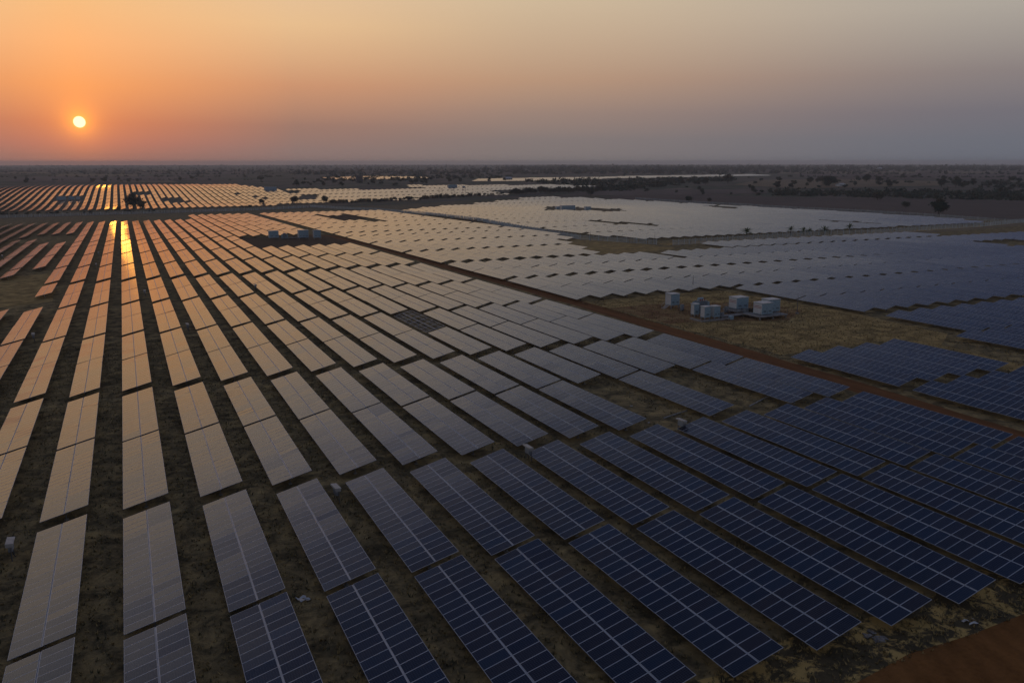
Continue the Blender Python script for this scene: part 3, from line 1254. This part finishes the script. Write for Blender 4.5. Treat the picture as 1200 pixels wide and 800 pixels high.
building('farm_building', 'dark square two-storey building in front of a pale far field, left of centre', tuple(at(421, 214.2)), (9, 8, 10), M_bldg)
building('shed', 'long low white shed beside a big tree on the right hand plain', tuple(at(985, 218.6)), (14, 6, 2.8), M_cabw, .25, 1, False)
building('shed', 'tiny pale shed far out below the horizon, right of centre', tuple(at(1030, 199.4)), (24, 12, 7), M_cabw, .1, 1, False)
building('shed', 'pale low shed standing at the edge of a far strip of panels', tuple(at(595, 211.5)), (13, 8, 4), M_cabw, .2, 1, False)

# ------------------------------------------------------------------ poles and gantries
def pole(x, y, h, label):
    t = thing('lightning_mast', label, 'mast', (x, y, g(x, y)), 0, 'lightning masts')
    m = MB()
    m.tube([(0, 0, 0), (0, 0, h * .6), (0, 0, h)], [.09, .07, .03], n=8)
    m.build('pole', [M_pole], t)
    m = MB()
    m.box((0, 0, .15), (.5, .5, .3))
    m.build('base', [M_conc], t)


pole(132.8, 166.0, 3.6, 'thin dark mast standing at the zigzag edge of panels above the stilted cabinet')
pole(205.2, 283.5, 5.2, 'thin mast at the corner where the pale palisade breaks')
pole(128.6, 125.3, 4.0, 'thin dark mast in the clearing right of the cabinets')
pole(189.3, 310.5, 4.5, 'thin mast rising behind the palisade beside the brown clearing')


def gantry(pxy, label):
    p = at(*pxy)
    t = thing('line_gantry', label, 'gantry', tuple(p), .5, 'power line gantries')
    for s in (-2.8, 2.8):
        m = MB()
        m.tube([(s, 0, 0), (s, 0, 6.5)], [.16, .12], n=6)
        m.build('post', [M_pole], t)
    m = MB()
    for z in (3.2, 6.0):
        m.box((0, 0, z), (6.6, .22, .22))
    m.bar((-2.8, 0, 3.2), (2.8, 0, 6.0), .12)
    m.build('crossbeam', [M_pole], t)


gantry((516.5, 227.5), 'left one of three faint steel gantries in front of the pale far field')
gantry((530.5, 227.0), 'middle one of three faint steel gantries in front of the pale far field')
gantry((544, 226.3), 'right one of three faint steel gantries in front of the pale far field')
p = at(540.5, 218)
t = thing('radio_mast', 'very thin tall mast beside the blue far station building', 'mast', tuple(p))
m = MB()
m.tube([(0, 0, 0), (0, 0, 12)], [.25, .12], n=6)
m.build('pole', [M_pole], t)
m = MB()
m.box((0, 0, 11), (1.6, .15, .15))
m.build('crossarm', [M_pole], t)

# ------------------------------------------------------------------ fences
def palisade(label, line, step, h=2.3):
    t = thing('palisade_fence', label, 'fence', (0, 0, 0))
    pts = []
    for a, b in zip(line[:-1], line[1:]):
        a, b = Vector(a), Vector(b)
        k = max(1, round((b - a).length / step))
        pts += [(a.lerp(b, q / k), (b - a).normalized()) for q in range(k)]
    pts.append((Vector(line[-1]), (Vector(line[-1]) - Vector(line[-2])).normalized()))
    m = MB()
    for (p, d), (p2, d2) in zip(pts[:-1], pts[1:]):
        z0, z1 = g(p.x, p.y), g(p2.x, p2.y)
        for z in (.25, h - .35):
            m.bar((p.x, p.y, z0 + z), (p2.x, p2.y, z1 + z), .07)
        L = (p2 - p).length
        n = max(4, int(L / .34))
        for q in range(n):
            if random.random() < .08:
                continue
            c = p.lerp(p2, (q + .5) / n)
            m.bar((c.x, c.y, z0 + .05), (c.x, c.y, z0 + h - random.uniform(.1, .2)), .11, 0, .03)
    m.build('pickets', [M_fence], t)
    pm = MB()
    pm.box((0, 0, h / 2 + .1), (.2, .2, h + .2))
    me = pm.mesh('post', [M_fence])
    for p, d in pts:
        link('post', me, t, (p.x, p.y, g(p.x, p.y)))


palisade('pale palisade fence running along the rows between the two big grey fields', [(156, 757), (192, 668), (205, 575), (207, 482), (197.5, 409), (188.5, 318), (203, 279)], 4.9)
palisade('pale palisade fence crossing the right side below the young palms', [(207, 273), (233, 276), (265, 279), (300, 282), (326, 276), (384, 281), (421, 283), (484, 296)], 3.2)
palisade('grey boundary fence crossing the photo behind the orange rows on the left', [(-330, 686), (-85, 706), (35, 722), (105, 731), (153, 749)], 5.3)
palisade('thin pale fence along the far edge of the right field before the ploughed land', [at(*q).to_2d() for q in [(745, 233.6), (862, 240.6), (1002, 248.4), (1102, 254.5), (1165, 259.5), (1230, 263)]], 7, 2.0)

# ------------------------------------------------------------------ trees
def crown_mesh(seed, n, rx, rz, base, leaf, mats, clumps=12):
    r = random.Random(seed)
    b = MB()
    cs = []
    while len(cs) < clumps:
        p = Vector((r.uniform(-1, 1), r.uniform(-1, 1), r.uniform(-1, 1)))
        if p.length < 1:
            cs.append((Vector((p.x * rx * .8, p.y * rx * .8, base + rz + p.z * rz * .8)), r.uniform(.25, .5) * rx, r.choice((0, 0, 1))))
    for q in range(n):
        c, s, mi = r.choice(cs)
        p = c + Vector((r.gauss(0, s * .55), r.gauss(0, s * .55), r.gauss(0, s * .42)))
        L = leaf * r.uniform(.6, 1.4)
        u = Vector((r.gauss(0, 1), r.gauss(0, 1), r.gauss(0, .6))).normalized()
        v = u.cross(Vector((r.gauss(0, 1), r.gauss(0, 1), r.gauss(0, 1)))).normalized()
        b.face([p - u * L, p - v * L * .5, p + u * L, p + v * L * .5], mi if len(mats) > 1 else 0)
    return b.mesh('crown', mats)


def trunk_mesh(seed, h, r0):
    r = random.Random(seed)
    b = MB()
    top = Vector((r.uniform(-.3, .3), r.uniform(-.3, .3), h))
    b.tube([(0, 0, -.1), Vector((0, 0, 0)).lerp(top, .5) + Vector((.08, .05, 0)), top], [r0, r0 * .75, r0 * .5], n=8)
    for q in range(5):
        a = 2 * math.pi * q / 5 + r.uniform(-.4, .4)
        s = Vector((0, 0, 0)).lerp(top, r.uniform(.6, 1))
        e = s + Vector((math.cos(a) * h * .5, math.sin(a) * h * .5, h * r.uniform(.4, .8)))
        b.tube([s, s.lerp(e, .5) + Vector((0, 0, .2)), e], [r0 * .4, r0 * .28, r0 * .1], n=6)
    return b.mesh('trunk', [M_bark])


CROWN = [crown_mesh(11 + q, 2200, 2.6 + .3 * (q % 3), 1.9 + .3 * (q % 2), 1.2, .30, [M_leaf, M_leaf2], 14 + 2 * q) for q in range(4)]
TRUNK = [trunk_mesh(31 + q, 2.2, .22) for q in range(4)]
BUSH = [crown_mesh(51 + q, 700, 1.5, 1.0, -.1, .22, [M_leaf2, M_leaf], 9) for q in range(4)]
MINI = [crown_mesh(71 + q, 260, 2.6, 2.0, 1.0, .75, [M_leaf, M_leaf2], 9) for q in range(4)]


def tree(loc, s, label, group=None, sz=1.0):
    t = thing('tree', label, 'tree', tuple(loc), random.uniform(0, 6.28), group)
    t.scale = (s, s, s * sz)
    q = random.randrange(4)
    link('trunk', TRUNK[q], t)
    link('crown', CROWN[q], t)
    return t


def shrub(loc, s, label, group=None):
    t = thing('shrub', label, 'shrub', tuple(loc), random.uniform(0, 6.28), group)
    t.scale = (s, s, s)
    q = random.randrange(4)
    link('crown', BUSH[q], t)
    m = TRUNK[q]
    c = link('trunk', m, t)
    c.scale = (.35, .35, .3)
    return t


tree(at(156, 245.5), 2.6, 'big dark spreading tree before the orange rows, largest one beside the service road', None, .95)
tree(at(167, 245), 1.5, 'dark tree joined to the right side of the biggest tree before orange rows')
shrub(at(139, 246.5), 1.7, 'low dark bush left of the biggest tree beside the service road')
tree(at(307, 239.5), 1.0, 'small round dark tree by the service road, leftmost of three loose ones', None, .9)
tree(at(345, 238.5), 1.5, 'round dark tree alone beside the service road, middle of three loose ones', None, .85)
tree(at(381, 238.2), 1.15, 'upright dark tree beside the service road, rightmost of three loose ones', None, 1.15)
tree(at(1100, 252.5), 2.5, 'large round dark tree alone on the ploughed field at right', None, .9)
tree(at(1061, 243.5), 1.0, 'small faint tree on the ploughed field left of the large round one')
tree(at(1028, 234.8), 2.1, 'dark bushy tree where scrub meets the ploughed field at right', None, .8)
tree(at(692, 229.5), 1.5, 'dark round tree at the edge of the brown field behind the grey field', None, .9)
tree(at(807, 236.5), 1.25, 'dark tree between the brown field and the grey field, right of centre', None, .85)
tree(at(831, 237), .9, 'smaller pale tree right beside the dark one behind the grey field')
tree(at(971, 218), 3.3, 'large dark tree left of the long white shed on the plain', None, .75)
tree(at(949, 215), 1.6, 'small dark tree a little left of the large tree by the white shed')
tree(at(1015, 213.5), 2.6, 'pair-like tall dark tree right of the white shed on the plain', None, .9)
tree(at(1043, 219.5), 1.5, 'small rounded tree in the stubble field right of the white shed')
tree(at(853, 214.5), 2.9, 'broad dark tree on the far brown plain, right of the photo centre', None, .8)
tree(at(827, 216.5), 2.0, 'faint round tree left of the broad one on the far brown plain')
tree(at(798, 215), 2.0, 'faint dark tree on the far brown plain above the pale fields')
tree(at(1103, 219), 2.0, 'round dark tree at the right end of the stubble field')
tree(at(1120, 219), 2.3, 'wider dark tree just right of the stubble field end')
# hedge trees along the service road, seen as single crowns
for q, x in enumerate(np.linspace(388, 612, 46)):
    y = np.interp(x, [388, 440, 500, 560, 612], [238.2, 236.3, 233.2, 229.8, 226.6]) + random.uniform(-.5, .5)
    shrub(at(x + random.uniform(-1.5, 1.5), y), random.uniform(1.2, 2.2), 'dark hedge bush in the line of growth along the far service road', 'hedge bushes along the service road')
for q, x in enumerate(np.linspace(600, 705, 20)):
    y = np.interp(x, [600, 650, 705], [227.8, 226.2, 225.0]) + random.uniform(-.3, .6)
    tree(at(x, y), random.uniform(.9, 1.5), 'dark tree in the line dividing the grey field from pale panels behind', 'trees dividing the far fields')
for q in range(26):
    x = random.uniform(-10, 330)
    y = np.interp(x, [0, 120, 205, 330], [252, 249.5, 247, 241])
    shrub(at(x, y + random.uniform(-.4, .4)), random.uniform(.6, 1.2), 'low dark scrub bush along the verge behind the left boundary fence', 'scrub bushes behind the left fence')


def palm(loc, h, n, label, s=1.0):
    t = thing('palm_tree', label, 'palm', tuple(loc), random.uniform(0, 6), 'young palms behind the palisade')
    m = MB()
    m.tube([(0, 0, -.1), (.05, 0, h * .5), (.12, .04, h)], [.26, .20, .16], n=8)
    m.build('trunk', [M_bark], t)
    m = MB()
    for q in range(n + 8):
        a = 2.4 * q + random.uniform(-.3, .3)
        up = -.25 + 1.65 * ((q + .5) / (n + 8))
        L = random.uniform(2.0, 2.9) * s
        hb = h * random.uniform(.72, 1.0)
        prev = None
        for k in range(7):
            u = k / 6
            c = Vector((math.cos(a) * L * u * math.cos(up), math.sin(a) * L * u * math.cos(up), hb + L * (math.sin(up) * u - .30 * u * u)))
            d = Vector((-math.sin(a), math.cos(a), 0))
            w = .27 * s * math.sin(math.pi * min(1, u * .85 + .12))
            if prev:
                pc, pw = prev
                for sg in (-1, 1):
                    m.face([pc, c, c + d * sg * w + Vector((0, 0, -w * .5)), pc + d * sg * pw * .45 + Vector((0, 0, -pw * .4))])
            prev = (c, w)
    m.build('fronds', [M_palm], t)


for (x, y, h, n, lab, s) in [
    (875, 277, 2.7, 16, 'leftmost young palm behind the palisade, with a drooping frond', 1.15),
    (926.5, 275, 3.2, 12, 'slim upright young palm, second from left behind the palisade', .9),
    (941.5, 274.8, 2.2, 13, 'young palm behind the palisade, left one of the close pair', .95),
    (949, 274.4, 2.0, 11, 'young palm behind the palisade, right one of the close pair', .8),
    (966, 273.6, 1.7, 14, 'widest spreading young palm behind the palisade, second from right', 1.2),
    (995.5, 272, 3.0, 13, 'rightmost young palm behind the palisade, tall with upright fronds', 1.0)]:
    palm(at(x, y), h * .95, n, lab, s * 1.3)

# trees scattered over the far plain, each one its own object
def scatter(poly, n, smin, smax, label, group, minigap=0):
    xs = [q[0] for q in poly]
    ys = [q[1] for q in poly]
    c = 0
    while c < n:
        x, y = random.uniform(min(xs), max(xs)), random.uniform(min(ys), max(ys))
        if not inside(poly, x, y):
            continue
        o = link('tree', random.choice(MINI), None, tuple(at(x, y)), random.uniform(0, 6.28))
        s = random.uniform(smin, smax)
        o.scale = (s, s, s * random.uniform(.7, 1.1))
        tag(o, label, 'tree', group)
        c += 1


scatter([(0, 201), (320, 200), (320, 214), (0, 216)], 55, .8, 1.6, 'small dark tree scattered on the hazy plain behind the orange field', 'scattered trees on the left plain')
scatter([(730, 206), (900, 206), (900, 232), (740, 226)], 26, .7, 1.4, 'small dark tree scattered on the brown plain right of the far panels', 'scattered trees on the middle plain')
scatter([(900, 202), (1200, 200), (1200, 221), (900, 222)], 70, .8, 1.9, 'small dark tree scattered over the brown fields of the right plain', 'scattered trees on the right plain')
scatter([(330, 210), (600, 212), (560, 215), (440, 219), (340, 219)], 45, .7, 1.5, 'small dark tree in the shadowy land between two far pale fields', 'scattered trees between the far fields')


def woods(name, label, regions):
    """woodland too dense and far to count: one object"""
    r = random.Random(99)
    b = MB()
    for poly, n, smin, smax in regions:
        xs = [q[0] for q in poly]
        ys = [q[1] for q in poly]
        c = 0
        while c < n:
            x, y = r.uniform(min(xs), max(xs)), r.uniform(min(ys), max(ys))
            if not inside(poly, x, y):
                continue
            c += 1
            p = at(x, y)
            s = r.uniform(smin, smax)
            for q in range(26):
                v = Vector((r.gauss(0, .5), r.gauss(0, .5), abs(r.gauss(0, .5)) + .1)) * s
                u = Vector((r.gauss(0, 1), r.gauss(0, 1), r.gauss(0, .6))).normalized() * s * .42
                w = u.cross(Vector((r.gauss(0, 1), r.gauss(0, 1), r.gauss(0, 1)))).normalized() * s * .30
                b.face([p + v - u, p + v - w, p + v + u, p + v + w], 0 if r.random() < .7 else 1)
    tag(b.build(name, [M_leaf, M_leaf2]), label, 'woodland', kind='stuff')


woods('far_woods', 'dark belts of woodland on the plain up to the hazy horizon', [
    ([(340, 205), (900, 204), (1220, 200), (1220, 194.5), (340, 194.5)], 1300, 3.5, 7),
    ([(-20, 203), (340, 203), (340, 194.5), (-20, 194.5)], 420, 2.5, 5),
    ([(-20, 195.6), (1220, 195.6), (1220, 193.9), (-20, 193.9)], 380, 5, 9),
    ([(560, 200), (1220, 199.5), (1220, 195), (620, 195)], 620, 6, 11),
    ([(-20, 207.3), (330, 206.8), (330, 207.6), (-20, 208)], 60, 1.6, 3.4),
    ([(-20, 204), (330, 203.6), (330, 204.3), (-20, 204.7)], 80, 2.0, 4.2),
    ([(-20, 201.2), (330, 201), (330, 201.7), (-20, 201.8)], 90, 2.4, 5),
    ([(60, 211), (300, 210.6), (300, 211.3), (60, 211.8)], 36, 1.2, 2.6),
    ([(920, 207), (1220, 208.2), (1220, 208.9), (920, 207.6)], 60, 1.6, 3.6),
    ([(930, 203.6), (1220, 204.4), (1220, 205), (930, 204.2)], 70, 2.0, 4.2),
    ([(960, 213.5), (1220, 214.5), (1220, 215.3), (960, 214.2)], 40, 1.4, 3.0),
    ([(600, 202), (900, 201), (900, 194.5), (600, 194.5)], 500, 4, 8),
    ([(380, 205), (600, 206.5), (600, 209), (505, 210.5), (500, 213), (380, 212)], 160, 2.5, 4.5),
    ([(600, 212.5), (760, 209.5), (860, 209), (860, 213), (740, 222), (640, 215.5)], 330, 2.2, 4.2),
    ])
woods('scrub', 'dense green scrub belt behind the ploughed field on the right', [
    ([(905, 229.5), (1040, 232), (1215, 236), (1215, 227), (1100, 223), (1000, 224.5), (900, 223)], 430, 1.0, 3.9),
    ([(1130, 227), (1215, 227), (1215, 212), (1160, 212)], 90, 1.6, 3.2),
    ([(600, 226), (740, 224), (740, 220), (700, 218.5), (640, 222)], 150, 1.6, 3.0),
])

# ------------------------------------------------------------------ debris and grass
def rubble(loc, n, spread, label, mats, name, big):
    t = thing(name, label, 'debris', tuple(loc))
    r = random.Random(int(loc[0] * 10))
    for q in range(n):
        b = bmesh.new()
        bmesh.ops.create_cube(b, size=1.6)
        bmesh.ops.subdivide_edges(b, edges=b.edges[:], cuts=1, use_grid_fill=True)
        s = big * r.uniform(.25, 1)
        for v in b.verts:
            v.co = v.co * (1 + r.uniform(-.3, .15))
            v.co = Vector((v.co.x * s * r.uniform(1.0, 1.15), v.co.y * s * .55, max(-.1, v.co.z * s * .32)))
        me = bpy.data.meshes.new('lump')
        b.to_mesh(me)
        b.free()
        me.materials.append(mats)
        link('lump', me, t, (r.gauss(0, spread), r.gauss(0, spread), .02), r.uniform(0, 6))


rubble((41.7, 31.9, 0), 9, .5, 'heap of grey broken concrete beyond the end of a navy table', M_rubble, 'rubble_heap', .42)


def litter(loc, s, label):
    r = random.Random(int(loc[0] * 7))
    b = MB()
    n = 5
    P = [[Vector(((i - 2) * s * .25 + r.gauss(0, .05) * s, (j - 2) * s * .17 + r.gauss(0, .05) * s, .05 + abs(r.gauss(0, .12)) * s)) for j in range(n)] for i in range(n)]
    for i in range(n - 1):
        for j in range(n - 1):
            if r.random() < .8:
                b.face([P[i][j], P[i + 1][j], P[i + 1][j + 1], P[i][j + 1]])
    tag(b.build('plastic_sheet', [M_plastic], None, tuple(loc), r.uniform(0, 3)), label, 'litter')


litter((8.9, 53.3, 0), .9, 'crumpled white plastic sheet lying in the aisle between two front tables')
litter((48.8, 30.3, 0), .9, 'small white plastic scrap lying near the red dirt at lower right')
litter((55.2, 76.3, 0), .35, 'tiny white scrap in the empty patch between navy tables, left one')
litter((57.3, 83.2, 0), .35, 'tiny white scrap in the empty patch between navy tables, right one')


def pipe(a, b, label):
    m = MB()
    d = Vector(b) - Vector(a)
    m.tube([(0, 0, .08), (d.x * .5, d.y * .5, .09), (d.x, d.y, .08)], [.09, .09, .09], n=8)
    o = m.build('conduit_pipe', [M_tile], None, (a[0], a[1], 0), 0, True)
    tag(o, label, 'pipe')


pa, pb = at(777.5, 490.5), at(805, 481.5)
pipe(pa, pb, 'pale pipe lying on the bare patch, the left one of two short pipes')
pa, pb = at(878, 476.5), at(900, 465)
pipe(pa, pb, 'pale pipe lying on the bare patch, the right one of two short pipes')


def tufts(n):
    r = random.Random(5)
    b = MB()
    c = 0
    while c < n:
        y = 26 + 134 * r.random() ** 1.4
        x = r.uniform(-45, 138)
        q = px(x, y, 0)
        if q is None or not (-40 < q[0] < 1240 and q[1] < 840):
            continue
        xx = (x - X0) % PITCH
        kk = int((x - X0) // PITCH)
        under = .3 < xx < TW - .3
        if under and not (25 < y < 32.5 or r.random() < .12) and (kk < 14 or kk > 21 or y < 96):
            continue
        if 87 < x < 94.5 or (y < 29.3 and x > 18):
            continue
        c += 1
        s = r.uniform(.10, .26)
        dark = r.random() < .25
        for k in range(4):
            a = r.uniform(0, 6.28)
            d = Vector((math.cos(a), math.sin(a), 0))
            e = Vector((-d.y, d.x, 0)) * s * .22
            o = Vector((x, y, 0)) + d * s * .2
            b.face([o - e, o + e, o + d * s * r.uniform(.4, 1.0) + Vector((0, 0, s * r.uniform(.5, 1.2)))], 1 if dark else 0)
    tag(b.build('dry_grass', [M_grass1, M_grass2]), 'dry grass and weeds growing in the aisles between the tables', 'grass', kind='stuff')


tufts(36000)

# ------------------------------------------------------------------ level the plain
for o in ROOTS:
    o.matrix_basis = DIP @ o.matrix_basis

# ------------------------------------------------------------------ haze
HAZE = True
if HAZE:
    me = bpy.data.meshes.new('haze')
    b = bmesh.new()
    bmesh.ops.create_cube(b, size=1)
    lo, hi = Vector((-9900, -9900, -60)), Vector((9900, 9900, 40))
    for v in b.verts:
        v.co = Vector([(lo[i] + hi[i]) / 2 + v.co[i] * (hi[i] - lo[i]) for i in range(3)])
    b.to_mesh(me)
    b.free()
    hm = bpy.data.materials.new('haze')
    hm.use_nodes = True
    hn_ = hm.node_tree.nodes
    hn_.clear()
    pv = hn_.new('ShaderNodeVolumePrincipled')
    pv.inputs['Color'].default_value = (.94, .94, .985, 1)
    pv.inputs['Density'].default_value = 0.00014
    pv.inputs['Anisotropy'].default_value = 0.35
    ho = hn_.new('ShaderNodeOutputMaterial')
    hm.node_tree.links.new(pv.outputs[0], ho.inputs['Volume'])
    me.materials.append(hm)
    o = bpy.data.objects.new('haze', me)
    COL.objects.link(o)
    tag(o, 'thin dusty evening haze lying over the plain', 'haze', kind='stuff')
